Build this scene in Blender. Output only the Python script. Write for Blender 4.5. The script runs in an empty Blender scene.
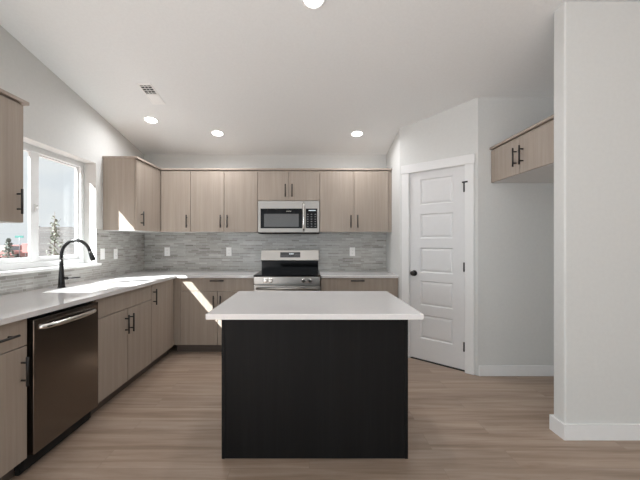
import bpy, bmesh, math, random
from mathutils import Vector, Matrix
random.seed(7)
PI = math.pi
sc = bpy.context.scene
C = sc.collection

# ------------------------------------------------------------------ camera
FPX = 345.0
cd = bpy.data.cameras.new('camera')
cam = bpy.data.objects.new('camera', cd)
C.objects.link(cam)
cam.location = (0, 0, 1.30)
cam.rotation_euler = (PI / 2, 0, 0)
cd.sensor_width = 36
cd.lens = FPX / 640 * 36
cd.shift_x = 10.7 / 640
cd.shift_y = 2.0 / 640
cd.clip_start = 0.05
cd.clip_end = 500
sc.camera = cam

# ------------------------------------------------------------------ view, sky, sun, added fill lamps
sc.view_settings.view_transform = 'Standard'
sc.view_settings.look = 'None'
sc.view_settings.exposure = 0.36
sc.view_settings.gamma = 1.0
sc.view_settings.use_curve_mapping = False
sc.cycles.use_denoising = True
sc.cycles.max_bounces = 10
sc.cycles.diffuse_bounces = 6
sc.cycles.glossy_bounces = 4
sc.cycles.transparent_max_bounces = 12
sc.cycles.sample_clamp_indirect = 6.0
sc.cycles.caustics_reflective = False
sc.cycles.caustics_refractive = False

world = bpy.data.worlds.new('world')
sc.world = world
world.use_nodes = True
wn = world.node_tree
for n in list(wn.nodes):
    wn.nodes.remove(n)
wo = wn.nodes.new('ShaderNodeOutputWorld')
bg = wn.nodes.new('ShaderNodeBackground')
tc = wn.nodes.new('ShaderNodeTexCoord')
mp = wn.nodes.new('ShaderNodeMapping')
mp.inputs['Scale'].default_value = (3, 3, 9)
nz = wn.nodes.new('ShaderNodeTexNoise')
nz.inputs['Scale'].default_value = 1.3
nz.inputs['Detail'].default_value = 5
cr = wn.nodes.new('ShaderNodeValToRGB')
cr.color_ramp.elements[0].position = 0.38
cr.color_ramp.elements[0].color = (0.72, 0.755, 0.80, 1)
cr.color_ramp.elements[1].position = 0.62
cr.color_ramp.elements[1].color = (0.82, 0.83, 0.84, 1)
wn.links.new(tc.outputs['Generated'], mp.inputs['Vector'])
wn.links.new(mp.outputs['Vector'], nz.inputs['Vector'])
wn.links.new(nz.outputs['Fac'], cr.inputs['Fac'])
wn.links.new(cr.outputs['Color'], bg.inputs['Color'])
wn.links.new(bg.outputs['Background'], wo.inputs['Surface'])
bg.inputs['Strength'].default_value = 0.90

SUN_DIR = Vector((1.0, 0.70, -1.18))
sl = bpy.data.lights.new('sun', 'SUN')
sl.energy = 21.0
sl.angle = math.radians(0.5)
sl.color = (0.97, 0.985, 1.0)
sun = bpy.data.objects.new('sun', sl)
C.objects.link(sun)
sun.location = (-8, -4, 10)
sun.rotation_euler = SUN_DIR.to_track_quat('-Z', 'Y').to_euler()


def area(name, loc, direction, sx, sy, energy, color):
    l = bpy.data.lights.new(name, 'AREA')
    l.shape = 'RECTANGLE'
    l.size = sx
    l.size_y = sy
    l.energy = energy
    l.color = color
    o = bpy.data.objects.new(name, l)
    C.objects.link(o)
    o.location = loc
    o.rotation_euler = Vector(direction).to_track_quat('-Z', 'Y').to_euler()
    return o


# added fill lamps, set at the made-up rear and side openings behind the camera
area('rear_fill', (-0.3, -3.9, 1.25), (0, 1, 0.25), 3.4, 2.3, 24, (0.80, 0.92, 1.0))
area('side_fill', (-2.25, -1.75, 1.2), (1, 0, 0.8), 2.8, 2.0, 104, (0.79, 0.91, 1.0))


# ------------------------------------------------------------------ materials
def mat(name, col, rough=0.5, metal=0.0, spec=0.5):
    m = bpy.data.materials.new(name)
    m.use_nodes = True
    p = m.node_tree.nodes['Principled BSDF']
    p.inputs['Base Color'].default_value = (*col, 1)
    p.inputs['Roughness'].default_value = rough
    p.inputs['Metallic'].default_value = metal
    p.inputs['Specular IOR Level'].default_value = spec
    return m


def N(m, t):
    return m.node_tree.nodes.new(t)


def L(m, a, b):
    m.node_tree.links.new(a, b)


def ramp(m, fac, stops):
    r = N(m, 'ShaderNodeValToRGB')
    e = r.color_ramp.elements
    while len(e) < len(stops):
        e.new(0.5)
    for k, (p, c) in enumerate(stops):
        e[k].position = p
        e[k].color = (*c, 1)
    L(m, fac, r.inputs['Fac'])
    return r.outputs['Color']


def speckle(name, col, rough, scale, amt, metal=0.0, spec=0.5):
    """a plain finish with a faint mottling"""
    m = mat(name, col, rough, metal, spec)
    t = N(m, 'ShaderNodeTexCoord')
    n = N(m, 'ShaderNodeTexNoise')
    n.inputs['Scale'].default_value = scale
    n.inputs['Detail'].default_value = 3
    L(m, t.outputs['Object'], n.inputs['Vector'])
    lo = tuple(c * (1 - amt) for c in col)
    hi = tuple(min(1, c * (1 + amt)) for c in col)
    L(m, ramp(m, n.outputs['Fac'], [(0.3, lo), (0.7, hi)]), m.node_tree.nodes['Principled BSDF'].inputs['Base Color'])
    return m


def wood(name, a, b, c, rough=0.5, sc_=(26, 26, 0.9), spec=0.4):
    m = mat(name, b, rough, 0, spec)
    t = N(m, 'ShaderNodeTexCoord')
    oi = N(m, 'ShaderNodeObjectInfo')
    mul = N(m, 'ShaderNodeMath')
    mul.operation = 'MULTIPLY'
    mul.inputs[1].default_value = 37.0
    L(m, oi.outputs['Random'], mul.inputs[0])
    add = N(m, 'ShaderNodeVectorMath')
    add.operation = 'ADD'
    L(m, t.outputs['Object'], add.inputs[0])
    L(m, mul.outputs[0], add.inputs[1])
    mp = N(m, 'ShaderNodeMapping')
    mp.inputs['Scale'].default_value = sc_
    L(m, add.outputs[0], mp.inputs['Vector'])
    n = N(m, 'ShaderNodeTexNoise')
    n.inputs['Scale'].default_value = 1.0
    n.inputs['Detail'].default_value = 4
    n.inputs['Roughness'].default_value = 0.6
    L(m, mp.outputs['Vector'], n.inputs['Vector'])
    mp2 = N(m, 'ShaderNodeMapping')
    mp2.inputs['Scale'].default_value = tuple(s * 5 for s in sc_)
    L(m, add.outputs[0], mp2.inputs['Vector'])
    n2 = N(m, 'ShaderNodeTexNoise')
    n2.inputs['Scale'].default_value = 1.0
    n2.inputs['Detail'].default_value = 2
    L(m, mp2.outputs['Vector'], n2.inputs['Vector'])
    mix = N(m, 'ShaderNodeMix')
    mix.inputs['Factor'].default_value = 0.3
    L(m, n.outputs['Fac'], mix.inputs[2])
    L(m, n2.outputs['Fac'], mix.inputs[3])
    col = ramp(m, mix.outputs[0], [(0.3, a), (0.5, b), (0.7, c)])
    L(m, col, m.node_tree.nodes['Principled BSDF'].inputs['Base Color'])
    return m


def floor_mat():
    m = mat('plank_floor', (0.3, 0.24, 0.2), 0.42, 0, 0.35)
    p = m.node_tree.nodes['Principled BSDF']
    t = N(m, 'ShaderNodeTexCoord')
    b = N(m, 'ShaderNodeTexBrick')
    b.offset = 0.37
    b.offset_frequency = 2
    b.inputs['Scale'].default_value = 1.0
    b.inputs['Brick Width'].default_value = 1.22
    b.inputs['Row Height'].default_value = 0.18
    b.inputs['Mortar Size'].default_value = 0.0012
    b.inputs['Mortar Smooth'].default_value = 0.1
    b.inputs['Color1'].default_value = (0.0, 0.0, 0.0, 1)
    b.inputs['Color2'].default_value = (1, 1, 1, 1)
    b.inputs['Mortar'].default_value = (0.2, 0.2, 0.2, 1)
    L(m, t.outputs['Object'], b.inputs['Vector'])
    sh = N(m, 'ShaderNodeVectorMath')
    sh.operation = 'MULTIPLY_ADD'
    L(m, b.outputs['Color'], sh.inputs[0])
    sh.inputs[1].default_value = (9, 5, 3)
    L(m, t.outputs['Object'], sh.inputs[2])
    mp = N(m, 'ShaderNodeMapping')
    mp.inputs['Scale'].default_value = (1.1, 17, 1)
    L(m, sh.outputs[0], mp.inputs['Vector'])
    n = N(m, 'ShaderNodeTexNoise')
    n.inputs['Scale'].default_value = 1.0
    n.inputs['Detail'].default_value = 6
    n.inputs['Roughness'].default_value = 0.62
    n.inputs['Distortion'].default_value = 0.6
    L(m, mp.outputs['Vector'], n.inputs['Vector'])
    grain = ramp(m, n.outputs['Fac'], [(0.30, (0.250, 0.180, 0.133)), (0.5, (0.365, 0.276, 0.213)), (0.72, (0.455, 0.362, 0.293))])
    tone = ramp(m, b.outputs['Color'], [(0.0, (0.93, 0.93, 0.93)), (1.0, (1.05, 1.04, 1.03))])
    mx = N(m, 'ShaderNodeMix')
    mx.data_type = 'RGBA'
    mx.blend_type = 'MULTIPLY'
    mx.inputs['Factor'].default_value = 1.0
    L(m, grain, mx.inputs[6])
    L(m, tone, mx.inputs[7])
    mx2 = N(m, 'ShaderNodeMix')
    mx2.data_type = 'RGBA'
    L(m, b.outputs['Fac'], mx2.inputs['Factor'])
    L(m, mx.outputs[2], mx2.inputs[6])
    mx2.inputs[7].default_value = (0.27, 0.205, 0.16, 1)
    L(m, mx2.outputs[2], p.inputs['Base Color'])
    return m


def tile_mat(name, axis):
    """thin linear mosaic strips in mixed greys"""
    m = mat(name, (0.3, 0.3, 0.28), 0.25, 0, 0.5)
    p = m.node_tree.nodes['Principled BSDF']
    t = N(m, 'ShaderNodeTexCoord')
    s = N(m, 'ShaderNodeSeparateXYZ')
    L(m, t.outputs['Object'], s.inputs[0])
    c = N(m, 'ShaderNodeCombineXYZ')
    L(m, s.outputs[axis], c.inputs[0])
    L(m, s.outputs[2], c.inputs[1])
    cols = []
    facs = []
    for w, h, off in ((0.148, 0.0218, 0.31), (0.296, 0.0436, 0.63)):
        b = N(m, 'ShaderNodeTexBrick')
        b.offset = off
        b.offset_frequency = 2
        b.squash = 0.7
        b.squash_frequency = 3
        b.inputs['Scale'].default_value = 1.0
        b.inputs['Brick Width'].default_value = w
        b.inputs['Row Height'].default_value = h
        b.inputs['Mortar Size'].default_value = 0.0014
        b.inputs['Mortar Smooth'].default_value = 0.2
        b.inputs['Color1'].default_value = (0, 0, 0, 1)
        b.inputs['Color2'].default_value = (1, 1, 1, 1)
        b.inputs['Mortar'].default_value = (0.5, 0.5, 0.5, 1)
        L(m, c.outputs[0], b.inputs['Vector'])
        cols.append(b.outputs['Color'])
        facs.append(b.outputs['Fac'])
    mx = N(m, 'ShaderNodeMix')
    mx.data_type = 'RGBA'
    mx.inputs['Factor'].default_value = 0.42
    L(m, cols[0], mx.inputs[6])
    L(m, cols[1], mx.inputs[7])
    n = N(m, 'ShaderNodeTexNoise')
    mp = N(m, 'ShaderNodeMapping')
    mp.inputs['Scale'].default_value = (9, 50, 1)
    L(m, c.outputs[0], mp.inputs['Vector'])
    L(m, mp.outputs['Vector'], n.inputs['Vector'])
    n.inputs['Scale'].default_value = 1.0
    n.inputs['Detail'].default_value = 3
    mx1 = N(m, 'ShaderNodeMix')
    mx1.data_type = 'RGBA'
    mx1.inputs['Factor'].default_value = 0.35
    L(m, mx.outputs[2], mx1.inputs[6])
    L(m, n.outputs['Fac'], mx1.inputs[7])
    col = ramp(m, mx1.outputs[2], [(0.14, (0.22, 0.207, 0.187)), (0.42, (0.375, 0.363, 0.338)),
                                   (0.62, (0.440, 0.434, 0.41)), (0.88, (0.60, 0.595, 0.57))])
    mx2 = N(m, 'ShaderNodeMix')
    mx2.data_type = 'RGBA'
    L(m, facs[0], mx2.inputs['Factor'])
    L(m, col, mx2.inputs[6])
    mx2.inputs[7].default_value = (0.56, 0.55, 0.53, 1)
    L(m, mx2.outputs[2], p.inputs['Base Color'])
    return m


def brushed(name, col, rough, stretch):
    m = mat(name, col, rough, 1.0)
    p = m.node_tree.nodes['Principled BSDF']
    t = N(m, 'ShaderNodeTexCoord')
    mp = N(m, 'ShaderNodeMapping')
    mp.inputs['Scale'].default_value = stretch
    L(m, t.outputs['Object'], mp.inputs['Vector'])
    n = N(m, 'ShaderNodeTexNoise')
    n.inputs['Scale'].default_value = 1.0
    n.inputs['Detail'].default_value = 2
    L(m, mp.outputs['Vector'], n.inputs['Vector'])
    mr = N(m, 'ShaderNodeMapRange')
    mr.inputs['To Min'].default_value = rough - 0.06
    mr.inputs['To Max'].default_value = rough + 0.06
    L(m, n.outputs['Fac'], mr.inputs['Value'])
    L(m, mr.outputs[0], p.inputs['Roughness'])
    return m


def emit(name, col, strength):
    m = mat(name, col, 0.5)
    p = m.node_tree.nodes['Principled BSDF']
    p.inputs['Emission Color'].default_value = (*col, 1)
    p.inputs['Emission Strength'].default_value = strength
    return m


def glass_mat():
    m = bpy.data.materials.new('window_glass')
    m.use_nodes = True
    nt = m.node_tree
    for n in list(nt.nodes):
        nt.nodes.remove(n)
    o = nt.nodes.new('ShaderNodeOutputMaterial')
    a = nt.nodes.new('ShaderNodeBsdfTransparent')
    a.inputs['Color'].default_value = (0.96, 0.975, 0.97, 1)
    g = nt.nodes.new('ShaderNodeBsdfGlossy')
    g.inputs['Roughness'].default_value = 0.0
    mx = nt.nodes.new('ShaderNodeMixShader')
    mx.inputs[0].default_value = 0.04
    nt.links.new(a.outputs[0], mx.inputs[1])
    nt.links.new(g.outputs[0], mx.inputs[2])
    nt.links.new(mx.outputs[0], o.inputs['Surface'])
    return m


M = {}
M['wall'] = speckle('wall_paint', (0.67, 0.672, 0.655), 0.85, 40, 0.015, spec=0.2)
M['ceiling'] = speckle('ceiling_paint', (0.86, 0.875, 0.875), 0.9, 55, 0.015, spec=0.15)
M['trim'] = speckle('white_trim_paint', (0.81, 0.81, 0.805), 0.4, 20, 0.01)
M['doorpaint'] = speckle('white_door_paint', (0.73, 0.73, 0.73), 0.4, 20, 0.01)
M['vinyl'] = speckle('white_vinyl', (0.80, 0.81, 0.81), 0.35, 20, 0.01)
M['floor'] = floor_mat()
M['tile_x'] = tile_mat('mosaic_tile_long', 0)
M['tile_y'] = tile_mat('mosaic_tile_side', 1)
M['wood'] = wood('pale_wood', (0.325, 0.270, 0.223), (0.367, 0.309, 0.258), (0.410, 0.350, 0.297))
M['woodtrim'] = wood('pale_wood_strip', (0.34, 0.28, 0.23), (0.40, 0.335, 0.285), (0.46, 0.395, 0.34), sc_=(2, 26, 26))
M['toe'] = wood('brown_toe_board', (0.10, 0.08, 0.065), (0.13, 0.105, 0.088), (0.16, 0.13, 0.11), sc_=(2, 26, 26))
M['dark'] = wood('black_stained_wood', (0.0045, 0.0042, 0.0042), (0.0062, 0.0058, 0.0058), (0.0105, 0.0100, 0.0100), 0.55, (24, 24, 0.7), 0.18)
M['quartz'] = speckle('white_quartz', (0.715, 0.70, 0.695), 0.05, 90, 0.02)
M['melamine'] = speckle('white_melamine', (0.70, 0.69, 0.675), 0.5, 20, 0.01)
M['black'] = speckle('black_metal', (0.018, 0.016, 0.015), 0.38, 60, 0.1, spec=0.5)
M['steel'] = brushed('brushed_steel', (0.44, 0.42, 0.395), 0.34, (1.5, 1.5, 220))
M['dwsteel'] = mat('dark_brushed_steel', (0.19, 0.165, 0.145), 0.24, 1.0)
M['chrome'] = mat('polished_steel', (0.74, 0.73, 0.71), 0.14, 1.0)
M['sinkwhite'] = speckle('pale_sink', (0.76, 0.755, 0.745), 0.3, 60, 0.02)
M['faucet'] = mat('gunmetal', (0.035, 0.034, 0.034), 0.26, 0.85)
M['glassblack'] = mat('black_glass', (0.007, 0.007, 0.0075), 0.08, 0, 0.12)
M['mwsteel'] = brushed('satin_steel', (0.36, 0.345, 0.325), 0.46, (1.5, 1.5, 220))
M['mwglass'] = speckle('smoked_glass', (0.085, 0.082, 0.078), 0.12, 400, 0.2)
M['display'] = mat('grey_display', (0.07, 0.072, 0.075), 0.2)
M['digits'] = emit('display_digits', (0.55, 0.62, 0.66), 0.5)
M['keygrey'] = mat('key_print', (0.16, 0.16, 0.17), 0.5)
M['plastic'] = mat('white_plastic', (0.93, 0.93, 0.92), 0.35)
M['slot'] = mat('outlet_slot', (0.12, 0.12, 0.12), 0.5)
M['gap'] = mat('rubber_and_gap_shade', (0.01, 0.009, 0.008), 0.8)  # black parts, and the painted shade under the pantry door
M['lamp'] = emit('lamp_lens', (1.0, 0.97, 0.92), 7.0)
M['ventdark'] = mat('duct_shade', (0.03, 0.03, 0.03), 0.8)
M['glass'] = glass_mat()
M['ground'] = speckle('bare_ground', (0.24, 0.17, 0.15), 0.95, 0.6, 0.25)
M['fence'] = wood('weathered_fence', (0.090, 0.088, 0.086), (0.115, 0.112, 0.109), (0.140, 0.137, 0.134), 0.8, (1.0, 8, 9))
M['leaf'] = speckle('pale_leaf', (0.20, 0.215, 0.17), 0.8, 6, 0.3)
M['needle'] = speckle('grey_green_needle', (0.17, 0.195, 0.175), 0.85, 6, 0.3)
M['bark'] = speckle('bark', (0.12, 0.10, 0.085), 0.9, 12, 0.3)
M['siding'] = speckle('white_siding', (0.26, 0.265, 0.275), 0.7, 2, 0.03)
M['roof'] = speckle('grey_shingle', (0.13, 0.13, 0.14), 0.9, 8, 0.2)
M['red'] = speckle('red_paint', (0.33, 0.165, 0.155), 0.35, 5, 0.05)
M['teal'] = mat('street_sign_green', (0.06, 0.19, 0.17), 0.4)
M['grey'] = speckle('galvanised_post', (0.2, 0.2, 0.21), 0.5, 10, 0.1)
M['carglass'] = mat('car_glass', (0.05, 0.055, 0.06), 0.1)
M['tyre'] = mat('tyre_rubber', (0.03, 0.03, 0.03), 0.8)


# ------------------------------------------------------------------ mesh helpers
def box(bm, x0, x1, y0, y1, z0, z1, bev=0.0, seg=1):
    r = bmesh.ops.create_cube(bm, size=1.0)
    vs = r['verts']
    for v in vs:
        v.co = Vector(((x0 + x1) / 2 + v.co.x * (x1 - x0), (y0 + y1) / 2 + v.co.y * (y1 - y0), (z0 + z1) / 2 + v.co.z * (z1 - z0)))
    if bev > 0:
        es = list({e for v in vs for e in v.link_edges})
        bmesh.ops.bevel(bm, geom=es, offset=bev, segments=seg, affect='EDGES', profile=0.5)
    return bm


def prism(bm, pts, axis, a, b):
    """polygon pts (two coordinates) pushed along axis from a to b; axis 0: pts are (y,z); 1: (x,z); 2: (x,y)"""
    def mk(p, t):
        if axis == 0:
            return (t, p[0], p[1])
        if axis == 1:
            return (p[0], t, p[1])
        return (p[0], p[1], t)
    v0 = [bm.verts.new(mk(p, a)) for p in pts]
    v1 = [bm.verts.new(mk(p, b)) for p in pts]
    n = len(pts)
    fs = [bm.faces.new(v0), bm.faces.new(list(reversed(v1)))]
    for i in range(n):
        fs.append(bm.faces.new((v0[i], v1[i], v1[(i + 1) % n], v0[(i + 1) % n])))
    bmesh.ops.recalc_face_normals(bm, faces=bm.faces[:])
    return bm


def tube(bm, pts, radii, n=12, cap=True):
    pts = [Vector(p) for p in pts]
    if not hasattr(radii, '__len__'):
        radii = [radii] * len(pts)
    rings = []
    up = None
    for i, p in enumerate(pts):
        d = (pts[min(i + 1, len(pts) - 1)] - pts[max(i - 1, 0)]).normalized()
        if up is None:
            up = Vector((0, 0, 1)) if abs(d.z) < 0.9 else Vector((1, 0, 0))
        s = d.cross(up).normalized()
        up = s.cross(d).normalized()
        rings.append([bm.verts.new(p + radii[i] * (math.cos(2 * PI * k / n) * s + math.sin(2 * PI * k / n) * up)) for k in range(n)])
    for a, b in zip(rings, rings[1:]):
        for k in range(n):
            f = bm.faces.new((a[k], a[(k + 1) % n], b[(k + 1) % n], b[k]))
            f.smooth = True
    if cap:
        bm.faces.new(list(reversed(rings[0])))
        bm.faces.new(rings[-1])
    bmesh.ops.recalc_face_normals(bm, faces=bm.faces[:])
    return bm


def NB():
    return bmesh.new()


def link(name, bm, m, parent=None, loc=None):
    me = bpy.data.meshes.new(name)
    bm.to_mesh(me)
    bm.free()
    o = bpy.data.objects.new(name, me)
    me.materials.append(m)
    C.objects.link(o)
    if parent is not None:
        o.parent = parent
    if loc is not None:
        o.location = loc
    return o


def thing(name, label, cat, loc=(0, 0, 0), rotz=0.0, group=None):
    o = bpy.data.objects.new(name, None)
    o.empty_display_size = 0.1
    C.objects.link(o)
    o.location = loc
    o.rotation_euler = (0, 0, rotz)
    o['label'] = label
    o['category'] = cat
    if group:
        o['group'] = group
    return o


def tag(o, label, cat, group=None):
    o['label'] = label
    o['category'] = cat
    if group:
        o['group'] = group
    return o


def struct(name, bm, m, parent=None):
    o = link(name, bm, m, parent)
    o['kind'] = 'structure'
    return o


# ------------------------------------------------------------------ key planes
XL = -2.22          # left wall
YB = 4.64           # back wall
XFACE = -1.565      # fronts of the left base run
YFACE = 4.01        # fronts of the back base run
XUP = -1.86         # fronts of the left uppers
YUP = 4.315         # fronts of the back uppers
ZC = 0.914          # worktop top
ZU0, ZU1 = 1.424, 2.20
SL = 0.177
RIDGE_Y = -0.6


def ceil_z(y):
    if y >= RIDGE_Y:
        return 2.477 + SL * (YB - y)
    return 2.477 + SL * (YB - RIDGE_Y) - SL * (RIDGE_Y - y)


YR = -4.0           # rear wall
XR = 5.2            # far right wall of the open room
XS = 1.685          # end of the stub wall
YS0, YS1 = 2.275, 2.385
XA, YA = 1.64, 3.355   # pantry corner / alcove back wall
XP = 1.035          # pantry side wall
YP = YA + (XA - XP)
XAR = 2.40          # alcove right wall

# ------------------------------------------------------------------ room shell
struct('floor', box(NB(), XL - 0.2, XR + 0.2, YR - 0.2, YB + 0.2, -0.12, 0.0), M['floor'])
bm = NB()
y0, y1 = YR - 0.2, YB + 0.2
prism(bm, [(y1, ceil_z(y1)), (RIDGE_Y, ceil_z(RIDGE_Y)), (y0, ceil_z(y0)), (y0, ceil_z(y0) + 0.15), (RIDGE_Y, ceil_z(RIDGE_Y) + 0.15), (y1, ceil_z(y1) + 0.15)], 0, XL - 0.2, XR + 0.2)
struct('ceiling', bm, M['ceiling'])

# left wall with the window opening
WY0, WY1, WZ0, WZ1 = 2.355, 3.59, 1.055, 2.12
XLo = XL - 0.19
bm = NB()
SY0, SY1, SZ1 = -3.2, -0.3, 2.25  # unseen side opening, added to let sun and fill light in
prism(bm, [(YR, SZ1), (WY0, SZ1), (WY0, ceil_z(WY0)), (RIDGE_Y, ceil_z(RIDGE_Y)), (YR, ceil_z(YR))], 0, XLo, XL)
prism(bm, [(YR, 0), (SY0, 0), (SY0, SZ1), (YR, SZ1)], 0, XLo, XL)
prism(bm, [(SY1, 0), (WY0, 0), (WY0, SZ1), (SY1, SZ1)], 0, XLo, XL)
prism(bm, [(WY1, 0), (YB, 0), (YB, ceil_z(YB)), (WY1, ceil_z(WY1))], 0, XLo, XL)
prism(bm, [(WY0, 0), (WY1, 0), (WY1, WZ0), (WY0, WZ0)], 0, XLo, XL)
prism(bm, [(WY0, WZ1), (WY1, WZ1), (WY1, ceil_z(WY1)), (WY0, ceil_z(WY0))], 0, XLo, XL)
wall_left = struct('wall_left', bm, M['wall'])
bm = NB()
box(bm, XL, XL + 0.008, 1.16, WY0, ZC, ZU0 + 0.01)
box(bm, XL, XL + 0.008, WY0, WY1, ZC, WZ0)
box(bm, XL, XL + 0.008, WY1, YB - 0.009, ZC, ZU0 + 0.01)
struct('backsplash', bm, M['tile_y'], wall_left)

wall_back = struct('wall_back', box(NB(), XL - 0.19, XP + 0.12, YB, YB + 0.15, 0, ceil_z(YB)), M['wall'])
bm = NB()
box(bm, XL, XP, YB - 0.008, YB, ZC, ZU0 + 0.01)
struct('backsplash', bm, M['tile_x'], wall_back)

# pantry: side wall, angled door wall, alcove back wall (door opening left in the angled one)
prism_pts = [(YP, 0), (YB, 0), (YB, ceil_z(YB)), (YP, ceil_z(YP))]
struct('wall_pantry', prism(NB(), prism_pts, 0, XP, XP + 0.10), M['wall'])
DW_ROT = -PI / 4
LEN = (XA - XP) * math.sqrt(2)
D0, D1, DZ1 = 0.127, 0.735, 2.07


def angled(t, d):
    """point on the angled wall: t along it from the far corner, d into the pantry"""
    k = math.sqrt(0.5)
    return (XP + k * t + k * d, YP - k * t + k * d)


def angled_piece(bm, t0, t1, z0, z1a, z1b, d0=0.0, d1=0.11):
    p = [angled(t0, d0), angled(t1, d0), angled(t1, d1), angled(t0, d1)]
    lo = [bm.verts.new((*q, z0)) for q in p]
    zt = [z1a, z1b, z1b, z1a]
    hi = [bm.verts.new((*q, ceil_z(q[1]) if z is None else z)) for q, z in zip(p, zt)]
    bm.faces.new(list(reversed(lo)))
    bm.faces.new(hi)
    for i in range(4):
        bm.faces.new((lo[i], lo[(i + 1) % 4], hi[(i + 1) % 4], hi[i]))
    bmesh.ops.recalc_face_normals(bm, faces=bm.faces[:])


bm = NB()
angled_piece(bm, 0, D0, 0, None, None)
angled_piece(bm, D1, LEN, 0, None, None)
angled_piece(bm, D0, D1, DZ1, None, None)
struct('wall_angled', bm, M['wall'])
struct('wall_alcove', box(NB(), XA, XAR + 0.1, YA, YA + 0.1, 0, ceil_z(YA + 0.0)), M['wall'])
struct('wall_right', prism(NB(), [(YS1, 0), (YA, 0), (YA, ceil_z(YA)), (YS1, ceil_z(YS1))], 0, XAR, XAR + 0.1), M['wall'])
bm = NB()
box(bm, XS, XR, YS0, YS1, 0, ceil_z(YS1) + 0.01)
for v in bm.verts:
    pass
es = [e for e in bm.edges if abs(e.verts[0].co.x - XS) < 1e-5 and abs(e.verts[1].co.x - XS) < 1e-5 and abs(e.verts[0].co.z - e.verts[1].co.z) > 1]
bmesh.ops.bevel(bm, geom=es, offset=0.012, segments=3, affect='EDGES', profile=0.5)
struct('wall_front', bm, M['wall'])
struct('wall_far_right', prism(NB(), [(YR, 0), (YS0, 0), (YS0, ceil_z(YS0)), (RIDGE_Y, ceil_z(RIDGE_Y)), (YR, ceil_z(YR))], 0, XR, XR + 0.1), M['wall'])
bm = NB()
OX0, OX1, OZ = -2.0, 1.4, 2.45  # unseen rear opening, added and placed for the fill lamp
box(bm, XL, OX0, YR - 0.1, YR, 0, ceil_z(YR))
box(bm, OX1, XR, YR - 0.1, YR, 0, ceil_z(YR))
box(bm, OX0, OX1, YR - 0.1, YR, OZ, ceil_z(YR))
struct('wall_rear', bm, M['wall'])

# baseboards
BB, BT = 0.102, 0.015
struct('baseboard_alcove', box(NB(), XA + 0.005, XAR, YA - BT, YA, 0, BB, 0.003), M['trim'])
struct('baseboard_right', box(NB(), XAR - BT, XAR, YS1 + BT, YA - BT, 0, BB, 0.003), M['trim'])
bm = NB()
prism(bm, [(XS - BT, YS0 - BT), (XR, YS0 - BT), (XR, YS0), (XS, YS0), (XS, YS1), (XAR, YS1), (XAR, YS1 + BT), (XS - BT, YS1 + BT)], 2, 0, BB)
struct('baseboard_front', bm, M['trim'])

# ------------------------------------------------------------------ window
win = bpy.data.objects.new('window_1', None)
C.objects.link(win)
win.location = (XL, WY0, WZ0)
win['kind'] = 'structure'


def wbox(bm, x0, x1, y0, y1, z0, z1, bev=0.0):
    return box(bm, x0 - XL, x1 - XL, y0 - WY0, y1 - WY0, z0 - WZ0, z1 - WZ0, bev)


FX0, FX1 = -2.41, -2.345
FZ0 = WZ0 + 0.025
bm = NB()
wbox(bm, FX0, FX1, WY0, WY0 + 0.045, FZ0, WZ1, 0.003)
wbox(bm, FX0, FX1, WY1 - 0.045, WY1, FZ0, WZ1, 0.003)
wbox(bm, FX0, FX1, WY0 + 0.045, WY1 - 0.045, WZ1 - 0.05, WZ1, 0.003)
wbox(bm, FX0, FX1, WY0 + 0.045, WY1 - 0.045, FZ0, FZ0 + 0.05, 0.003)
link('window_frame', bm, M['vinyl'], win)
for nm, a, b, x0, x1 in (('fixed_sash', 2.965, WY1 - 0.045, -2.405, -2.375), ('sliding_sash', WY0 + 0.045, 3.0, -2.374, -2.35)):
    st = 0.048 if nm == 'sliding_sash' else 0.036
    s0 = 0.055 if nm == 'fixed_sash' else st
    bm = NB()
    wbox(bm, x0, x1, a, a + s0, FZ0 + 0.05, WZ1 - 0.05, 0.003)
    s1 = 0.012 if nm == 'fixed_sash' else 0.09
    wbox(bm, x0, x1, b - s1, b, FZ0 + 0.05, WZ1 - 0.05, 0.003)
    wbox(bm, x0, x1, a + s0, b - s1, WZ1 - 0.062, WZ1 - 0.05, 0.002)
    wbox(bm, x0, x1, a + s0, b - s1, FZ0 + 0.05, FZ0 + 0.092, 0.003)
    s = link(nm, bm, M['vinyl'], win)
    bm = NB()
    xm = (x0 + x1) / 2
    wbox(bm, xm - 0.002, xm + 0.002, a + s0, b - s1, FZ0 + 0.092, WZ1 - 0.062)
    link('glass_pane', bm, M['glass'], s)
    if nm == 'sliding_sash':
        bm = NB()
        wbox(bm, x1, x1 + 0.014, b - 0.058, b - 0.032, 1.555, 1.625, 0.005)
        tube(bm, [(x1 + 0.014 - XL, b - 0.045 - WY0, 1.59 - WZ0), (x1 + 0.026 - XL, b - 0.045 - WY0, 1.615 - WZ0)], 0.008, 10)
        link('latch', bm, M['vinyl'], s)
link('window_sill', wbox(NB(), -2.41, XL + 0.035, WY0 - 0.045, WY1 + 0.045, WZ0, WZ0 + 0.025, 0.004), M['trim'], win)

# ------------------------------------------------------------------ pantry door (local x along the wall, -y into the room)
door = bpy.data.objects.new('door_1', None)
C.objects.link(door)
door.location = (XP, YP, 0)
door.rotation_euler = (0, 0, DW_ROT)
door['kind'] = 'structure'
DX0, DX1, DZ0 = D0 + 0.004, D1 - 0.004, 0.02
ZT = DZ1 - 0.006
pan = [(0.247, 0.51), (0.61, 0.878), (0.969, 1.239), (1.339, 1.607), (1.704, 1.985)]
px0, px1 = 0.252, 0.612
bm = NB()
yf, yr = 0.004, 0.040
box(bm, DX0, DX1, yf + 0.012, yr, DZ0, ZT)
box(bm, DX0, px0, yf, yf + 0.0125, DZ0, ZT)
box(bm, px1, DX1, yf, yf + 0.0125, DZ0, ZT)
zs = [DZ0] + [z for p in pan for z in p] + [ZT]
for k in range(0, len(zs), 2):
    box(bm, px0, px1, yf, yf + 0.0125, zs[k], zs[k + 1])
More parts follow.
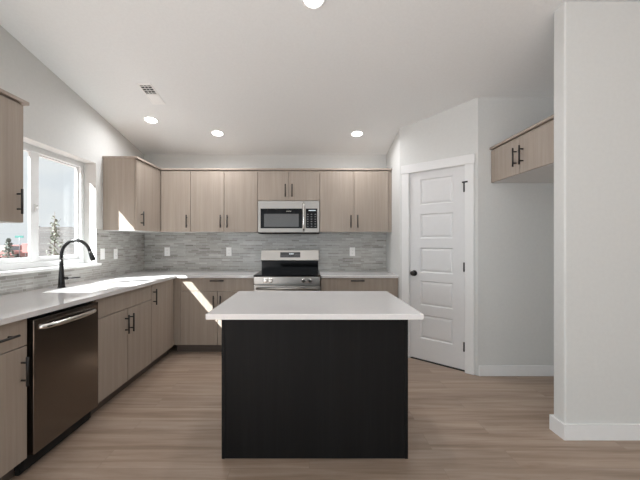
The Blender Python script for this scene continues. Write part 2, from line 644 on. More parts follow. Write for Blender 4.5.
for a, b in pan:                                   # moulded raised fields
    for inset, y in ((0.0, yf),):
        i0, i1 = 0.012, 0.034
        o_ = [(px0, a), (px1, a), (px1, b), (px0, b)]
        def rr(i, yy):
            return [bm.verts.new((x + (i if x == px0 else -i), yy, z + (i if z == a else -i))) for x, z in o_]
        r0, r1, r2 = rr(0.0, yf), rr(i0, yf + 0.011), rr(i1, yf + 0.003)
        for q, r in ((r0, r1), (r1, r2)):
            for k in range(4):
                bm.faces.new((q[k], q[(k + 1) % 4], r[(k + 1) % 4], r[k]))
        bm.faces.new(r2)
door_slab = link('door_slab', bm, M['doorpaint'], door)
bm = NB()
kx, kz = DX0 + 0.055, 0.955
tube(bm, [(kx, yf, kz), (kx, yf - 0.008, kz)], 0.032, 20)
tube(bm, [(kx, yf - 0.007, kz), (kx, yf - 0.03, kz)], 0.012, 14)
tube(bm, [(kx, yf - 0.028, kz), (kx, yf - 0.034, kz), (kx, yf - 0.046, kz), (kx, yf - 0.056, kz), (kx, yf - 0.061, kz)], [0.014, 0.024, 0.028, 0.022, 0.010], 20)
link('door_knob', bm, M['black'], door_slab)
link('latch_plate', box(NB(), DX0 - 0.003, DX0 + 0.002, yf - 0.002, yf + 0.02, kz - 0.03, kz + 0.03), M['black'], door_slab)
for k, z in enumerate((0.255, 1.05, 1.845)):
    bm = NB()
    tube(bm, [(DX1 - 0.001, yf - 0.014, z - 0.046), (DX1 - 0.001, yf - 0.014, z + 0.046)], 0.0105, 12)
    box(bm, DX1 - 0.014, DX1 + 0.003, yf - 0.006, yf + 0.002, z - 0.043, z + 0.043)
    if k == 2:      # pin stop on the top hinge
        tube(bm, [(DX1 - 0.02, yf - 0.018, z + 0.052), (DX1 + 0.034, yf - 0.024, z + 0.052)], 0.008, 8)
    link('hinge', bm, M['black'], door_slab)
CW = 0.088
bm = NB()
box(bm, D0 - CW, D0 - 0.001, -0.017, 0.0, 0.0, DZ1, 0.002)
box(bm, D1 + 0.001, D1 + CW, -0.017, 0.0, 0.0, DZ1, 0.002)
box(bm, D0 - CW - 0.008, D1 + CW + 0.008, -0.021, 0.0, DZ1, DZ1 + 0.092, 0.002)
link('door_casing', bm, M['trim'], door)
bm = NB()
box(bm, D0 - 0.001, D0 + 0.003, 0.0, 0.11, 0.0, DZ1)
box(bm, D1 - 0.003, D1 + 0.001, 0.0, 0.11, 0.0, DZ1)
box(bm, D0, D1, 0.0, 0.11, DZ1 - 0.004, DZ1 + 0.001)
box(bm, D0, D1, 0.042, 0.055, DZ1 - 0.02, DZ1)
link('door_jamb', bm, M['trim'], door)
link('gap_shade_strip', box(NB(), D0 + 0.003, D1 - 0.003, 0.012, 0.09, 0.0, 0.004), M['gap'], door)  # black strip standing in for the shade in the gap under the door


# ------------------------------------------------------------------ cabinets (local: x along the front, -y out of the front)
def pull(kind, x, z, y=0.0, length=0.158):
    """bar pull with two posts"""
    bm = NB()
    h = length / 2
    pc = 0.048
    if kind == 'v':
        tube(bm, [(x, y - 0.032, z - h), (x, y - 0.032, z + h)], 0.0068, 10)
        for s in (-pc, pc):
            tube(bm, [(x, y, z + s), (x, y - 0.032, z + s)], 0.0055, 8)
    else:
        tube(bm, [(x - h, y - 0.032, z), (x + h, y - 0.032, z)], 0.0068, 10)
        for s in (-pc, pc):
            tube(bm, [(x + s, y, z), (x + s, y - 0.032, z)], 0.0055, 8)
    return bm


G = 0.0028


def cabinet(name, label, w, z0, z1, depth, loc, rotz, fronts, toe=False, group=None, filler=(), inset=0.012, hollow=False, strip=None, underside=False, cat='cabinet'):
    t = thing(name, label, cat, (loc[0], loc[1], 0 if toe else z0), rotz, group)
    dz = 0 if toe else -z0
    bm = NB()
    if hollow:
        box(bm, 0, 0.018, 0.02, depth, z0 + dz, z1 + dz)
        box(bm, w - 0.018, w, 0.02, depth, z0 + dz, z1 + dz)
        box(bm, 0.018, w - 0.018, 0.02, depth, z0 + dz, z0 + dz + 0.018)
        box(bm, 0.018, w - 0.018, depth - 0.01, depth, z0 + dz + 0.018, z1 + dz)
        box(bm, 0.018, w - 0.018, 0.02, 0.038, z1 + dz - 0.17, z1 + dz - 0.12)
    else:
        box(bm, 0, w, 0.02, depth, z0 + dz + (0.004 if underside else 0), z1 + dz)
    link('carcass', bm, M['wood'], t)
    for f in fronts:
        top = 0.013 if strip else G
        bm = box(NB(), f['x'][0] + G, f['x'][1] - G, 0.0, 0.019, f['z'][0] + G + dz, f['z'][1] - top + dz, 0.0015)
        d = link(f['n'], bm, M['wood'], t)
        if 'h' in f:
            k, hx, hz = f['h']
            hd = link('handle', pull(k, hx, hz + dz), M['black'], d)
    for a, b in filler:
        link('filler_strip', box(NB(), a + G, b, inset, 0.02, z0 + dz, z1 + dz), M['wood'], t)
    if toe:
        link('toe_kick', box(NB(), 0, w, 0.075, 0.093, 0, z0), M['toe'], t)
    if underside:
        link('underside', box(NB(), 0.0, w, 0.021, depth, z0 + dz, z0 + dz + 0.004), M['melamine'], t)
    if strip:
        a, b = strip
        link('top_strip', box(NB(), a, b, -0.012, depth, z1 + dz, z1 + dz + 0.021, 0.001), M['woodtrim'], t)
    return t


ZB0, ZB1 = 0.10, 0.884
ZD = 0.728
R90 = PI / 2
G_UP = 'wall cabinets in pale wood'
G_BASE = 'base cabinets in pale wood'
dl = XFACE - XL - 0.001
Y1, Y2, Y3, Y4 = 1.916, 2.53, 3.42, YFACE
# left run, seen in the picture from near to far
w = Y1 - 1.16
cabinet('base_cabinet', 'pale wood base cabinet with one drawer and door left of the dishwasher', w, ZB0, ZB1, dl, (XFACE, 1.16), R90,
        [{'n': 'drawer', 'x': (w - 0.42, w), 'z': (ZD, ZB1), 'h': ('h', w - 0.17, 0.805)},
         {'n': 'drawer', 'x': (0, w - 0.42), 'z': (ZD, ZB1), 'h': ('h', (w - 0.42) / 2, 0.805)},
         {'n': 'door', 'x': (w - 0.42, w), 'z': (ZB0, ZD), 'h': ('v', w - 0.04, 0.595)},
         {'n': 'door', 'x': (0, w - 0.42), 'z': (ZB0, ZD), 'h': ('v', w - 0.46, 0.595)}], True, G_BASE)
w = Y3 - Y2
cabinet('base_cabinet', 'pale wood sink base cabinet with two doors under a plain front panel', w, ZB0, ZB1, dl, (XFACE, Y2), R90,
        [{'n': 'false_front', 'x': (0, w), 'z': (ZD, ZB1)},
         {'n': 'door', 'x': (0, w / 2), 'z': (ZB0, ZD), 'h': ('v', w / 2 - 0.04, 0.60)},
         {'n': 'door', 'x': (w / 2, w), 'z': (ZB0, ZD), 'h': ('v', w / 2 + 0.04, 0.60)}], True, G_BASE, hollow=True)
w = Y4 - Y3
cabinet('base_cabinet', 'pale wood corner base cabinet with one full-height door beside the sink base', w, ZB0, ZB1, dl, (XFACE, Y3), R90,
        [{'n': 'door', 'x': (0, w - 0.045), 'z': (ZB0, ZB1), 'h': ('v', 0.045, 0.75)}], True, G_BASE, filler=[(w - 0.045, w + 0.012)])
# back run
db = YB - YFACE - 0.001
RX0, RX1 = -0.640, 0.132
xa = XFACE
w = RX0 - xa
f0 = 0.068
mid = f0 + (w - f0) / 2
cabinet('base_cabinet', 'pale wood base cabinet with drawer and two doors left of the range', w, ZB0, ZB1, db, (xa, YFACE), 0,
        [{'n': 'drawer', 'x': (f0, w), 'z': (ZD, ZB1), 'h': ('h', mid, 0.852)},
         {'n': 'door', 'x': (f0, mid), 'z': (ZB0, ZD), 'h': ('v', mid - 0.04, 0.60)},
         {'n': 'door', 'x': (mid, w), 'z': (ZB0, ZD), 'h': ('v', mid + 0.04, 0.60)}], True, G_BASE, filler=[(-0.016, f0 - 0.004)])
w = XP - RX1 - 0.001
dw_ = 0.985 - RX1
cabinet('base_cabinet', 'pale wood base cabinet with drawer and doors right of the range by the pantry', w, ZB0, ZB1, db, (RX1, YFACE), 0,
        [{'n': 'drawer', 'x': (0, dw_), 'z': (ZD, ZB1), 'h': ('h', dw_ / 2, 0.852)},
         {'n': 'door', 'x': (0, dw_ / 2), 'z': (ZB0, ZD), 'h': ('v', dw_ / 2 - 0.04, 0.60)},
         {'n': 'door', 'x': (dw_ / 2, dw_), 'z': (ZB0, ZD), 'h': ('v', dw_ / 2 + 0.04, 0.60)}], True, G_BASE, filler=[(dw_, w)])

# uppers
du = XUP - XL - 0.001
ZH = 1.558
w = 2.252 - 1.30
cabinet('wall_cabinet', 'pale wood wall cabinet left of the window, above the dishwasher', w, ZU0, ZU1, du, (XUP, 1.30), R90,
        [{'n': 'door', 'x': (w / 2, w - 0.004), 'z': (ZU0, ZU1), 'h': ('v', w - 0.055, ZH)},
         {'n': 'door', 'x': (0, w / 2), 'z': (ZU0, ZU1), 'h': ('v', w / 2 - 0.04, ZH)}], False, G_UP, strip=(-0.03, w + 0.028), underside=True)
ya = 3.71
w = YUP - ya
cabinet('wall_cabinet', 'pale wood wall cabinet right of the window with sunlit side panel', w, ZU0, ZU1, du, (XUP, ya), R90,
        [{'n': 'door', 'x': (0.002, w - 0.006), 'z': (ZU0, ZU1), 'h': ('v', 0.10, ZH)}], False, G_UP, strip=(-0.012, w - 0.012), underside=True)
dub = YB - YUP - 0.001
xs = [XUP, -1.485, -0.645, 0.13, XP - 0.001]
w = xs[1] - (XL + 0.001)
o_ = XUP - XL - 0.001
cabinet('wall_cabinet', 'pale wood wall cabinet with a single door in the back corner', w, ZU0, ZU1, dub, (XL + 0.001, YUP), 0,
        [{'n': 'door', 'x': (o_ + 0.004, w), 'z': (ZU0, ZU1), 'h': ('v', w - 0.045, ZH)}], False, G_UP, strip=(0, w), underside=True)
w = xs[2] - xs[1]
cabinet('wall_cabinet', 'pale wood double-door wall cabinet left of the microwave', w, ZU0, ZU1, dub, (xs[1], YUP), 0,
        [{'n': 'door', 'x': (0, w / 2), 'z': (ZU0, ZU1), 'h': ('v', w / 2 - 0.042, ZH)},
         {'n': 'door', 'x': (w / 2, w), 'z': (ZU0, ZU1), 'h': ('v', w / 2 + 0.042, ZH)}], False, G_UP, strip=(0, w), underside=True)
w = xs[3] - xs[2]
ZM0, ZM1 = 1.405, 1.815
cabinet('wall_cabinet', 'short pale wood double-door cabinet directly above the microwave', w, ZM1, ZU1, dub, (xs[2], YUP), 0,
        [{'n': 'door', 'x': (0, w / 2), 'z': (ZM1, ZU1), 'h': ('v', w / 2 - 0.042, 1.942)},
         {'n': 'door', 'x': (w / 2, w), 'z': (ZM1, ZU1), 'h': ('v', w / 2 + 0.042, 1.942)}], False, G_UP, strip=(0, w))
w = xs[4] - xs[3]
wd = 0.99 - xs[3]
cabinet('wall_cabinet', 'pale wood double-door wall cabinet right of the microwave', w, ZU0, ZU1, dub, (xs[3], YUP), 0,
        [{'n': 'door', 'x': (0, wd / 2), 'z': (ZU0, ZU1), 'h': ('v', wd / 2 - 0.042, ZH)},
         {'n': 'door', 'x': (wd / 2, wd), 'z': (ZU0, ZU1), 'h': ('v', wd / 2 + 0.042, ZH)}], False, G_UP, filler=[(wd, w)], strip=(0, w), underside=True)
w = YA - YS1 - 0.002
XF = 1.763
cabinet('wall_cabinet', 'short pale wood cabinet high in the empty fridge alcove', w, 1.872, 2.195, XAR - XF - 0.001, (XF, YA - 0.001), -R90,
        [{'n': 'door', 'x': (0.004, 0.462), 'z': (1.872, 2.195), 'h': ('v', 0.462 - 0.045, 2.02)},
         {'n': 'door', 'x': (0.462, 0.92), 'z': (1.872, 2.195), 'h': ('v', 0.462 + 0.045, 2.02)}], False, G_UP, filler=[(0.92, w)], strip=(0, w), underside=True)

# ------------------------------------------------------------------ worktops
XE = XFACE + 0.027
YE = YFACE - 0.027
SKX0, SKX1, SKY0, SKY1 = -2.035, -1.655, 2.62, 3.33
zt0, zt1 = 0.884, ZC
bm = NB()
xw = XL + 0.001
box(bm, xw, XE, 1.14, SKY0, zt0, zt1)
box(bm, xw, SKX0, SKY0, SKY1, zt0, zt1)
box(bm, SKX1, XE, SKY0, SKY1, zt0, zt1)
box(bm, xw, XE, SKY1, YB - 0.001, zt0, zt1)
box(bm, XE, RX0, YE, YB - 0.001, zt0, zt1)
bmesh.ops.remove_doubles(bm, verts=bm.verts[:], dist=1e-5)
tag(link('worktop', bm, M['quartz']), 'L-shaped white quartz worktop along the window and back walls', 'worktop')
tag(link('worktop', box(NB(), RX1, XP - 0.002, YE, YB - 0.009, zt0, zt1, 0.002), M['quartz']), 'short white quartz worktop right of the range', 'worktop')

# sink
sk = thing('kitchen_sink', 'pale undermount sink set in the worktop below the window', 'sink', ((SKX0 + SKX1) / 2, (SKY0 + SKY1) / 2, 0.67))
cx, cy, cz = sk.location
bm = NB()
a, b, c, d = SKX0 - cx - 0.006, SKX1 - cx + 0.006, SKY0 - cy - 0.006, SKY1 - cy + 0.006
zt = zt0 - 0.0005 - cz
box(bm, a, b, c, d, 0.0, 0.006)
box(bm, a, a + 0.006, c, d, 0.006, zt)
box(bm, b - 0.006, b, c, d, 0.006, zt)
box(bm, a + 0.006, b - 0.006, c, c + 0.006, 0.006, zt)
box(bm, a + 0.006, b - 0.006, d - 0.006, d, 0.006, zt)
link('bowl', bm, M['sinkwhite'], sk)
bm = tube(NB(), [(0, 0, 0.006), (0, 0, 0.010)], [0.045, 0.04], 20)
link('drain', bm, M['chrome'], sk)

# faucet
fx, fy = -2.105, 2.93
fa = thing('kitchen_faucet', 'dark gooseneck pull-down faucet standing behind the sink', 'faucet', (fx, fy, ZC))
bm = NB()
tube(bm, [(0, 0, 0), (0, 0, 0.004), (0, 0, 0.01), (0, 0, 0.06), (0, 0, 0.13), (0, 0, 0.20), (0, 0, 0.24)], [0.029, 0.029, 0.026, 0.023, 0.0185, 0.0150, 0.014], 18)
link('body', bm, M['faucet'], fa)
bm = NB()
pts = [(0, 0, 0.238), (0, 0, 0.27)]
for k in range(1, 17):
    th = PI - PI * k / 16 * 0.92
    pts.append((0.120 + 0.120 * math.cos(th), 0.01 * k / 16, 0.272 + 0.128 * math.sin(th)))
tube(bm, pts, 0.0138, 14)
sp = link('spout', bm, M['faucet'], fa)
e = Vector(pts[-1])
dr = (e - Vector(pts[-2])).normalized()
dr = (dr + Vector((0.05, 0, -0.06))).normalized()
bm = tube(NB(), [e - dr * 0.004, e + dr * 0.02, e + dr * 0.055, e + dr * 0.075, e + dr * 0.08], [0.0142, 0.0165, 0.0205, 0.021, 0.017], 16)
link('spray_head', bm, M['faucet'], fa)
bm = NB()
tube(bm, [(0.012, 0.006, 0.078), (0.045, 0.014, 0.078)], [0.013, 0.012], 14)
tube(bm, [(0.042, 0.013, 0.078), (0.07, 0.025, 0.078), (0.13, 0.045, 0.082)], [0.006, 0.0052, 0.0045], 10)
link('lever', bm, M['faucet'], fa)

# ------------------------------------------------------------------ dishwasher (local x along Y, -y towards the room)
wd = Y2 - Y1
dwt = thing('dishwasher', 'stainless steel dishwasher with bar handle under the worktop', 'dishwasher', (XFACE, Y1, 0), R90)
link('tub', box(NB(), 0.012, wd - 0.012, 0.03, 0.6, 0.02, 0.868), M['gap'], dwt)
dd = link('door', box(NB(), 0.018, wd - 0.006, -0.022, 0.03, 0.105, 0.862, 0.004, 2), M['dwsteel'], dwt)
bm = NB()
pts, rs = [], []
hx0, hx1 = 0.055, wd - 0.045
for k in range(17):
    u = k / 16
    bow = math.sin(PI * u) ** 0.45
    pts.append((hx0 + (hx1 - hx0) * u, -0.022 - 0.045 * bow + 0.004, 0.812))
    rs.append(0.011)
tube(bm, pts, rs, 12)
for v in bm.verts:
    v.co.z = 0.812 + (v.co.z - 0.812) * 1.35
link('handle', bm, M['chrome'], dd)
link('toe_kick', box(NB(), 0.0, wd, 0.05, 0.07, 0.0, 0.10), M['gap'], dwt)

# ------------------------------------------------------------------ range
rx = (RX0 + RX1) / 2
RW = 0.752 / 2
rg = thing('range', 'freestanding stainless steel range with black glass cooktop', 'range', (rx, YFACE, 0))
yf_ = -0.075
link('body', box(NB(), -RW + 0.004, RW - 0.004, -0.03, 0.60, 0.05, 0.905), M['steel'], rg)
for sx in (-1, 1):
    for yy in (0.02, 0.55):
        link('foot', tube(NB(), [(sx * (RW - 0.05), yy, 0), (sx * (RW - 0.05), yy, 0.052)], 0.018, 10), M['gap'], rg)
link('cooktop', box(NB(), -RW - 0.004, RW + 0.004, -0.10, 0.555, 0.9055, 0.926, 0.004, 2), M['glassblack'], rg)
bm = NB()
prism(bm, [(0.56, 0.90), (0.625, 0.90), (0.625, 1.190), (0.535, 1.190), (0.505, 1.062), (0.53, 1.050), (0.555, 1.050)], 0, -RW, RW)
bk = link('backguard', bm, M['steel'], rg)
link('lower_guard', box(NB(), -RW + 0.004, RW - 0.004, 0.53, 0.5605, 0.92, 1.051), M['glassblack'], rg)


def slope_quad(bm, xa, xb, za, zb, off):
    """a thin plate lying on the sloping face of the backguard"""
    def yy(z):
        return 0.505 + (z - 1.062) / (1.190 - 1.062) * 0.03 - off
    v = [bm.verts.new(p) for p in ((xa, yy(za), za), (xb, yy(za), za), (xb, yy(zb), zb), (xa, yy(zb), zb))]
    w_ = [bm.verts.new(p.co + Vector((0, off + 0.003, 0))) for p in v]
    bm.faces.new(v)
    bm.faces.new(list(reversed(w_)))
    for i in range(4):
        bm.faces.new((v[i], w_[i], w_[(i + 1) % 4], v[(i + 1) % 4]))
    bmesh.ops.recalc_face_normals(bm, faces=bm.faces[:])
    return bm


dsp = link('display', slope_quad(NB(), -0.128, 0.136, 1.098, 1.166, 0.003), M['display'], bk)
bm = NB()
slope_quad(bm, -0.008, 0.006, 1.137, 1.152, 0.0042)
slope_quad(bm, 0.012, 0.026, 1.137, 1.152, 0.0042)
slope_quad(bm, 0.032, 0.046, 1.137, 1.152, 0.0042)
link('clock_digits', bm, M['digits'], dsp)
for i in range(5):
    for xa_, wk, zk in ((-0.115 + i * 0.02, 0.012, 1.113), (0.062 + i * 0.015, 0.009, 1.113), (0.062 + i * 0.015, 0.009, 1.135)):
        link('touch_key', slope_quad(NB(), xa_, xa_ + wk, zk, zk + 0.006, 0.0042), M['keygrey'], dsp)
cp = link('control_panel', box(NB(), -RW, RW, -0.105, -0.03, 0.824, 0.905, 0.004), M['steel'], rg)
for kx in (-0.245, -0.185, 0.190, 0.262):
    bm = NB()
    tube(bm, [(kx, -0.105, 0.863), (kx, -0.110, 0.863), (kx, -0.112, 0.863), (kx, -0.136, 0.863), (kx, -0.139, 0.863)], [0.027, 0.027, 0.021, 0.0185, 0.016], 20)
    box(bm, kx - 0.004, kx + 0.004, -0.147, -0.136, 0.846, 0.880, 0.001)
    link('knob', bm, M['chrome'], cp)
od = link('oven_door', box(NB(), -RW, RW, -0.085, -0.03, 0.245, 0.808, 0.004), M['steel'], rg)
link('oven_window', box(NB(), -0.27, 0.27, -0.088, -0.08, 0.33, 0.66, 0.002), M['glassblack'], od)
bm = NB()
tube(bm, [(-RW + 0.03, -0.132, 0.775), (RW - 0.03, -0.132, 0.775)], 0.014, 14)
for sx in (-1, 1):
    tube(bm, [(sx * (RW - 0.07), -0.085, 0.775), (sx * (RW - 0.07), -0.132, 0.775)], 0.010, 10)
link('oven_handle', bm, M['steel'], od)
link('storage_drawer', box(NB(), -RW, RW, -0.085, -0.03, 0.07, 0.238, 0.004), M['steel'], rg)

# ------------------------------------------------------------------ microwave
mw = thing('microwave', 'stainless steel over-the-range microwave with black window', 'microwave', ((xs[2] + xs[3]) / 2, YUP, ZM0))
HW = (xs[3] - xs[2]) / 2 - 0.003
HM = ZM1 - ZM0
link('housing', box(NB(), -HW, HW, 0.022, 0.325, 0.012, HM), M['mwsteel'], mw)
link('bottom_grille', box(NB(), -HW + 0.002, HW - 0.002, 0.01, 0.31, 0.0, 0.0125), M['gap'], mw)
XD = 0.188
md = link('door', box(NB(), -HW, XD, -0.012, 0.0215, 0.014, HM - 0.001, 0.004, 2), M['mwsteel'], mw)
bz = link('window_bezel', box(NB(), -HW + 0.034, XD - 0.018, -0.0145, -0.0115, 0.066, 0.312, 0.001), M['glassblack'], md)
link('window_screen', box(NB(), -HW + 0.078, XD - 0.062, -0.0155, -0.0142, 0.084, 0.246), M['mwglass'], bz)
bm = NB()
for k in range(6):
    box(bm, -0.03 + k * 0.0105, -0.0225 + k * 0.0105, -0.0152, -0.0143, 0.274, 0.283)
link('maker_mark', bm, M['mwsteel'], bz)
bm = NB()
hx = XD - 0.001
tube(bm, [(hx, -0.012, 0.045), (hx, -0.040, 0.055), (hx, -0.046, 0.075), (hx, -0.046, 0.345), (hx, -0.040, 0.365), (hx, -0.012, 0.375)], 0.0125, 14)
link('handle', bm, M['chrome'], md)
cp = link('control_panel', box(NB(), XD + 0.003, HW, -0.012, 0.0215, 0.014, HM - 0.001, 0.004, 2), M['mwsteel'], mw)
kp = link('keypad', box(NB(), XD + 0.026, HW - 0.028, -0.0145, -0.0115, 0.066, 0.312, 0.001), M['glassblack'], cp)
kx0, kx1 = XD + 0.026, HW - 0.028
link('clock_digits', box(NB(), kx0 + 0.035, kx1 - 0.02, -0.0152, -0.0143, 0.283, 0.293), M['digits'], kp)
for r in range(6):
    for c in range(3):
        xk = kx0 + 0.024 + c * (kx1 - kx0 - 0.048) / 2
        link('key', box(NB(), xk - 0.009, xk + 0.009, -0.0150, -0.0143, 0.085 + r * 0.03, 0.095 + r * 0.03), M['keygrey'], kp)

# ------------------------------------------------------------------ island
ISX0, ISX1, ISY0, ISY1 = -0.555, 0.612, 1.845, 2.717
bx0, bx1, by0, by1 = -0.526, 0.592, 2.067, 2.69
ic = ((bx0 + bx1) / 2, (by0 + by1) / 2)
isl = thing('island_cabinet', 'black-stained wood kitchen island base with plain back panel', 'island', (ic[0], ic[1], 0))


def ib(bm, x0, x1, y0, y1, z0, z1, bev=0.0):
    return box(bm, x0 - ic[0], x1 - ic[0], y0 - ic[1], y1 - ic[1], z0, z1, bev)


link('carcass', ib(NB(), bx0 + 0.021, bx1 - 0.021, by0 + 0.03, by1 - 0.02, 0.10, 0.8835), M['dark'], isl)
link('end_panel', ib(NB(), bx0, bx0 + 0.02, by0, by1, 0, 0.8835, 0.0012), M['dark'], isl)
link('end_panel', ib(NB(), bx1 - 0.02, bx1, by0, by1, 0, 0.8835, 0.0012), M['dark'], isl)
link('back_panel', ib(NB(), bx0 + 0.0205, bx1 - 0.0205, by0 + 0.004, by0 + 0.028, 0, 0.8835), M['dark'], isl)
link('toe_kick', ib(NB(), bx0 + 0.021, bx1 - 0.021, by1 - 0.10, by1 - 0.08, 0, 0.099), M['dark'], isl)
iw = (bx1 - bx0 - 0.042) / 2
for k in range(2):
    x0 = bx0 + 0.021 + k * iw
    d = link('door', ib(NB(), x0 + G, x0 + iw - G, by1 - 0.019, by1, 0.10, 0.88), M['dark'], isl)
    hx = x0 + (iw - 0.04 if k == 0 else 0.04)
    bm = NB()
    tube(bm, [(hx - ic[0], by1 + 0.032 - ic[1], 0.68), (hx - ic[0], by1 + 0.032 - ic[1], 0.84)], 0.0068, 10)
    for z in (0.712, 0.808):
        tube(bm, [(hx - ic[0], by1 - ic[1], z), (hx - ic[0], by1 + 0.032 - ic[1], z)], 0.0055, 8)
    link('handle', bm, M['black'], d)
tag(link('island_worktop', box(NB(), ISX0, ISX1, ISY0, ISY1, zt0, zt1, 0.0022, 2), M['quartz']), 'white quartz worktop overhanging the black island', 'worktop')


# ------------------------------------------------------------------ outlets and switches
def outlet(label, x, y, z, rotz, kind):
    t = thing('wall_outlet' if kind == 'o' else 'light_switch', label, 'outlet' if kind == 'o' else 'switch', (x, y, z), rotz, 'white wall plates on the tile')
    link('cover_plate', box(NB(), -0.036, 0.036, -0.0065, 0.0, -0.0585, 0.0585, 0.002), M['plastic'], t)
    if kind == 'o':
        for s in (-1, 1):
            r = link('receptacle', box(NB(), -0.0165, 0.0165, -0.0085, -0.006, s * 0.021 - 0.0145, s * 0.021 + 0.0145, 0.001), M['plastic'], t)
            bm = NB()
            box(bm, -0.0075, -0.005, -0.0088, -0.0083, s * 0.021 - 0.002, s * 0.021 + 0.007)
            box(bm, 0.005, 0.0075, -0.0088, -0.0083, s * 0.021 - 0.002, s * 0.021 + 0.007)
            box(bm, -0.002, 0.002, -0.0088, -0.0083, s * 0.021 - 0.010, s * 0.021 - 0.006)
            link('slots', bm, M['slot'], r)
    else:
        link('rocker', box(NB(), -0.0165, 0.0165, -0.0095, -0.006, -0.033, 0.033, 0.001), M['plastic'], t)
    return t


yt = YB - 0.008
sw = FPX / yt
zo = 1.3 - 9.7 / sw
for px, lb in ((167.3, 'white outlet on the back tile nearest the left corner'), (229, 'white outlet on the back tile just left of the range'), (352.3, 'white outlet on the back tile right of the range')):
    outlet(lb, (px - 309.3) / sw, yt, zo, 0, 'o')
xt = XL + 0.008
for px, lb, k in ((102.3, 'white switch plate on the tile next to the window sill', 's'), (115.4, 'white outlet on the side tile under the corner cabinet', 'o')):
    s = (309.3 - px) / -xt
    outlet(lb, xt, FPX / s, 1.3 - 12.0 / s, R90, k)


# ------------------------------------------------------------------ ceiling lights and register
def on_ceiling(px, py):
    a = (242 - py) / FPX
    t = (2.477 + SL * YB - 1.3) / (a + SL)
    return Vector(((px - 309.3) / FPX * t, t, 1.3 + a * t))


TILT = -math.atan(SL)
CAN_W = 5.0
for px, py, lb in ((151, 119.7, 'round recessed ceiling light by the ceiling register'), (217.5, 133, 'round recessed ceiling light over the back counter left of the range'),
                   (357, 133.5, 'round recessed ceiling light right of the range near the pantry'), (313.5, -0.8, 'round recessed ceiling light above the island at the top edge')):
    t = thing('ceiling_light', lb, 'ceiling light', on_ceiling(px, py), 0, 'recessed ceiling lights')
    t.rotation_euler = (TILT, 0, 0)
    bm = NB()
    n = 32
    prof = [(0.080, 0.0), (0.080, -0.004), (0.073, -0.008), (0.062, -0.006), (0.062, 0.0)]
    rings = [[bm.verts.new((r * math.cos(2 * PI * k / n), r * math.sin(2 * PI * k / n), z)) for k in range(n)] for r, z in prof]
    for a, b in zip(rings, rings[1:]):
        for k in range(n):
            bm.faces.new((a[k], a[(k + 1) % n], b[(k + 1) % n], b[k]))
    bmesh.ops.recalc_face_normals(bm, faces=bm.faces[:])
    link('trim_ring', bm, M['plastic'], t)
    pl = bpy.data.lights.new('can_lamp', 'AREA')
    pl.shape = 'DISK'
    pl.size = 0.11
    pl.energy = CAN_W
    pl.spread = math.radians(170)
    pl.color = (0.98, 0.98, 1.0)
    po = bpy.data.objects.new('can_lamp', pl)
    C.objects.link(po)
    po.location = (0, 0, -0.008)
    po.parent = t
    link('lens', tube(NB(), [(0, 0, -0.001), (0, 0, -0.005)], 0.0625, 32), M['lamp'], t)

vc = on_ceiling(151.8, 94)
vt = thing('ceiling_register', 'white metal air register in the sloped ceiling', 'vent', vc, 0)
vt.rotation_euler = (TILT, 0, 0)
hw, hl = 0.065, 0.17
bm = NB()
box(bm, -hw, hw, -hl, -hl + 0.03, -0.006, 0, 0.002)
box(bm, -hw, hw, hl - 0.03, hl, -0.006, 0, 0.002)
box(bm, -hw, -hw + 0.016, -hl + 0.03, hl - 0.03, -0.006, 0, 0.002)
box(bm, hw - 0.016, hw, -hl + 0.03, hl - 0.03, -0.006, 0, 0.002)
box(bm, -hw + 0.016, hw - 0.016, -0.006, 0.006, -0.006, 0)
link('face_frame', bm, M['plastic'], vt)
link('duct_shade_plate', box(NB(), -hw + 0.014, hw - 0.014, -hl + 0.028, hl - 0.028, -0.0012, -0.0004), M['ventdark'], vt)  # dark plate painted as the shade behind the louvers
for k in range(8):
    near = k < 4
    yk = -hl + 0.045 + k * 0.034 if near else 0.02 + (k - 4) * 0.034
    bm = NB()
    if near:
        box(bm, -hw + 0.015, hw - 0.015, yk - 0.003, yk + 0.003, -0.0055, -0.0015)
    else:
        prism(bm, [(yk - 0.016, -0.0015), (yk + 0.016, -0.0075), (yk + 0.017, -0.006), (yk - 0.015, -0.0005)], 0, -hw + 0.015, hw - 0.015)
    link('louver', bm, M['plastic'], vt)
for xk in (-0.016, 0.016):
    link('crossbar', box(NB(), xk - 0.002, xk + 0.002, -hl + 0.03, -0.006, -0.0055, -0.0015), M['plastic'], vt)

# ------------------------------------------------------------------ outside the window
GZ = -0.35
struct('ground', box(NB(), -140, -2.6, -20, 160, GZ - 0.1, GZ), M['ground'])


def leafy(bm, blobs, size, n):
    """scattered small leaf cards filling ellipsoid blobs (cx,cy,cz,rx,ry,rz)"""
    for (cx, cy, cz, rx_, ry_, rz_) in blobs:
        for _ in range(n):
            while True:
                p = Vector((random.uniform(-1, 1), random.uniform(-1, 1), random.uniform(-1, 1)))
                if p.length < 1:
                    break
            c = Vector((cx + p.x * rx_, cy + p.y * ry_, cz + p.z * rz_))
            u = Vector((random.uniform(-1, 1), random.uniform(-1, 1), random.uniform(-1, 1))).normalized()
            v = u.orthogonal().normalized()
            s = size * random.uniform(0.6, 1.3)
            q = [bm.verts.new(c + u * s), bm.verts.new(c + v * s * 0.5), bm.verts.new(c - u * s), bm.verts.new(c - v * s * 0.5)]
            bm.faces.new(q)


# slatted fence across the side yard
fn = thing('fence', 'grey horizontal board fence across the yard outside', 'fence', (-6.9, 10.0, GZ))
FT = 1.76 - GZ
bm = NB()
for k in range(13):
    z = 0.04 + k * (FT - 0.06) / 13
    box(bm, -1.05, 1.5, -0.012, 0.012, z, z + (FT - 0.06) / 13 - 0.003)
link('board_panel', bm, M['fence'], fn)
for x in (-1.02, 0.25, 1.47):
    link('post', box(NB(), x - 0.045, x + 0.045, 0.013, 0.10, 0, FT), M['fence'], fn)

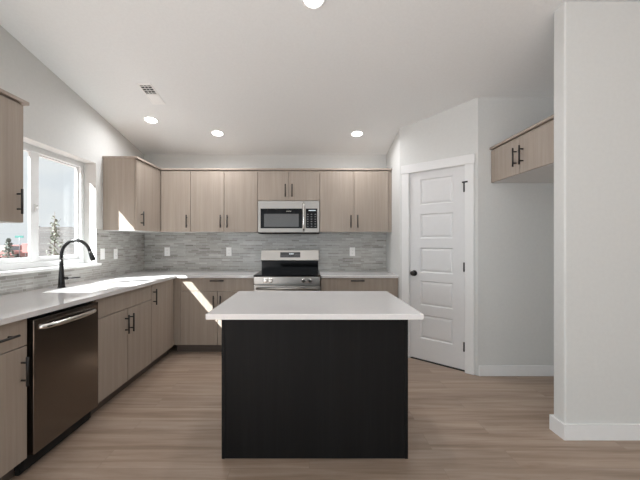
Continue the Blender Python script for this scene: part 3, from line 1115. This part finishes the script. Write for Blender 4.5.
tr = thing('sapling', 'thin young tree in front of the yard fence', 'tree', (-6.05, 8.2, GZ))
bm = NB()
H = 2.02 - GZ
tube(bm, [(0, 0, 0), (0.02, 0, 0.8), (-0.01, 0, 1.6), (0.0, 0, H)], [0.022, 0.018, 0.012, 0.004], 8)
for k in range(12):
    z = 0.7 + k * 0.12
    a = k * 2.4
    tube(bm, [(0, 0, z), (0.16 * math.cos(a), 0.16 * math.sin(a), z + 0.2)], [0.006, 0.002], 5)
link('trunk', bm, M['bark'], tr)
bm = NB()
leafy(bm, [(0.0, 0, 0.95, 0.24, 0.24, 0.35), (0.02, 0, 1.45, 0.2, 0.2, 0.4), (0, 0, 1.95, 0.09, 0.09, 0.36)], 0.035, 120)
link('foliage', bm, M['leaf'], tr)

# beyond: spruce, house, street sign, red sign, car
tr = thing('spruce', 'small grey-green conifer standing across the street', 'tree', (-24.4, 28.0, GZ))
link('trunk', tube(NB(), [(0, 0, 0), (0, 0, 1.9)], [0.07, 0.02], 8), M['bark'], tr)
bm = NB()
for k in range(6):
    z = 0.3 + k * 0.3
    r = 0.62 * (1 - k / 6.5)
    leafy(bm, [(0, 0, z, r, r, 0.16)], 0.09, 90)
link('foliage', bm, M['needle'], tr)

hs = thing('house', 'white house across the street at the window edge', 'house', (-32.8, 31.8, GZ), math.radians(41))
link('wall', box(NB(), -4.5, 3.0, 0, 7, 0, 4.8), M['siding'], hs)
bm = NB()
prism(bm, [(-0.4, 4.8), (3.5, 6.5), (7.4, 4.8)], 0, -4.9, 3.4)
link('roof', bm, M['roof'], hs)
wf = link('window', box(NB(), -0.9, 0.6, -0.05, 0.02, 0.9, 2.0), M['vinyl'], hs)
link('pane', box(NB(), -0.8, 0.5, -0.06, -0.04, 1.0, 1.9), M['carglass'], wf)
link('door', box(NB(), 1.4, 2.3, -0.04, 0.02, 0, 2.05), M['roof'], hs)

ss = thing('street_sign', 'green street name sign on a thin post', 'sign', (-25.2, 30.0, GZ))
link('post', tube(NB(), [(0, 0, 0), (0, 0, 2.08)], 0.03, 10), M['grey'], ss)
link('name_plate', box(NB(), -0.40, 0.36, -0.012, 0.012, 2.02, 2.20, 0.004), M['teal'], ss)

rs = thing('road_sign', 'pale red board sign on a post beside the street sign', 'sign', (-21.4, 26.0, GZ))
link('post', tube(NB(), [(0, 0.03, 0), (0, 0.03, 1.45)], 0.025, 8), M['grey'], rs)
link('sign_board', box(NB(), -0.26, 0.26, -0.012, 0.012, 0.85, 1.53, 0.004), M['red'], rs)

cr_ = thing('car', 'red car parked by the street beyond the window', 'car', (-27.8, 32.0, GZ))
bm = NB()
prism(bm, [(-0.95, 0.28), (0.95, 0.28), (0.98, 0.55), (0.92, 0.78), (0.72, 0.86), (0.56, 1.30), (0.46, 1.38), (-0.46, 1.38), (-0.56, 1.30), (-0.72, 0.86), (-0.92, 0.78), (-0.98, 0.55)], 1, 0.4, 2.6)
prism(bm, [(-0.95, 0.28), (0.95, 0.28), (0.97, 0.55), (0.90, 0.80), (-0.90, 0.80), (-0.97, 0.55)], 1, -0.7, 0.4)
link('body', bm, M['red'], cr_)
bm = NB()
prism(bm, [(-0.68, 0.88), (0.68, 0.88), (0.52, 1.27), (-0.52, 1.27)], 1, 0.37, 0.41)
link('windscreen', bm, M['carglass'], cr_)
for sx in (-1, 1):
    for yy in (-0.25, 2.1):
        link('wheel', tube(NB(), [(sx * 0.80, yy, 0.30), (sx * 0.97, yy, 0.30)], 0.30, 18), M['tyre'], cr_)
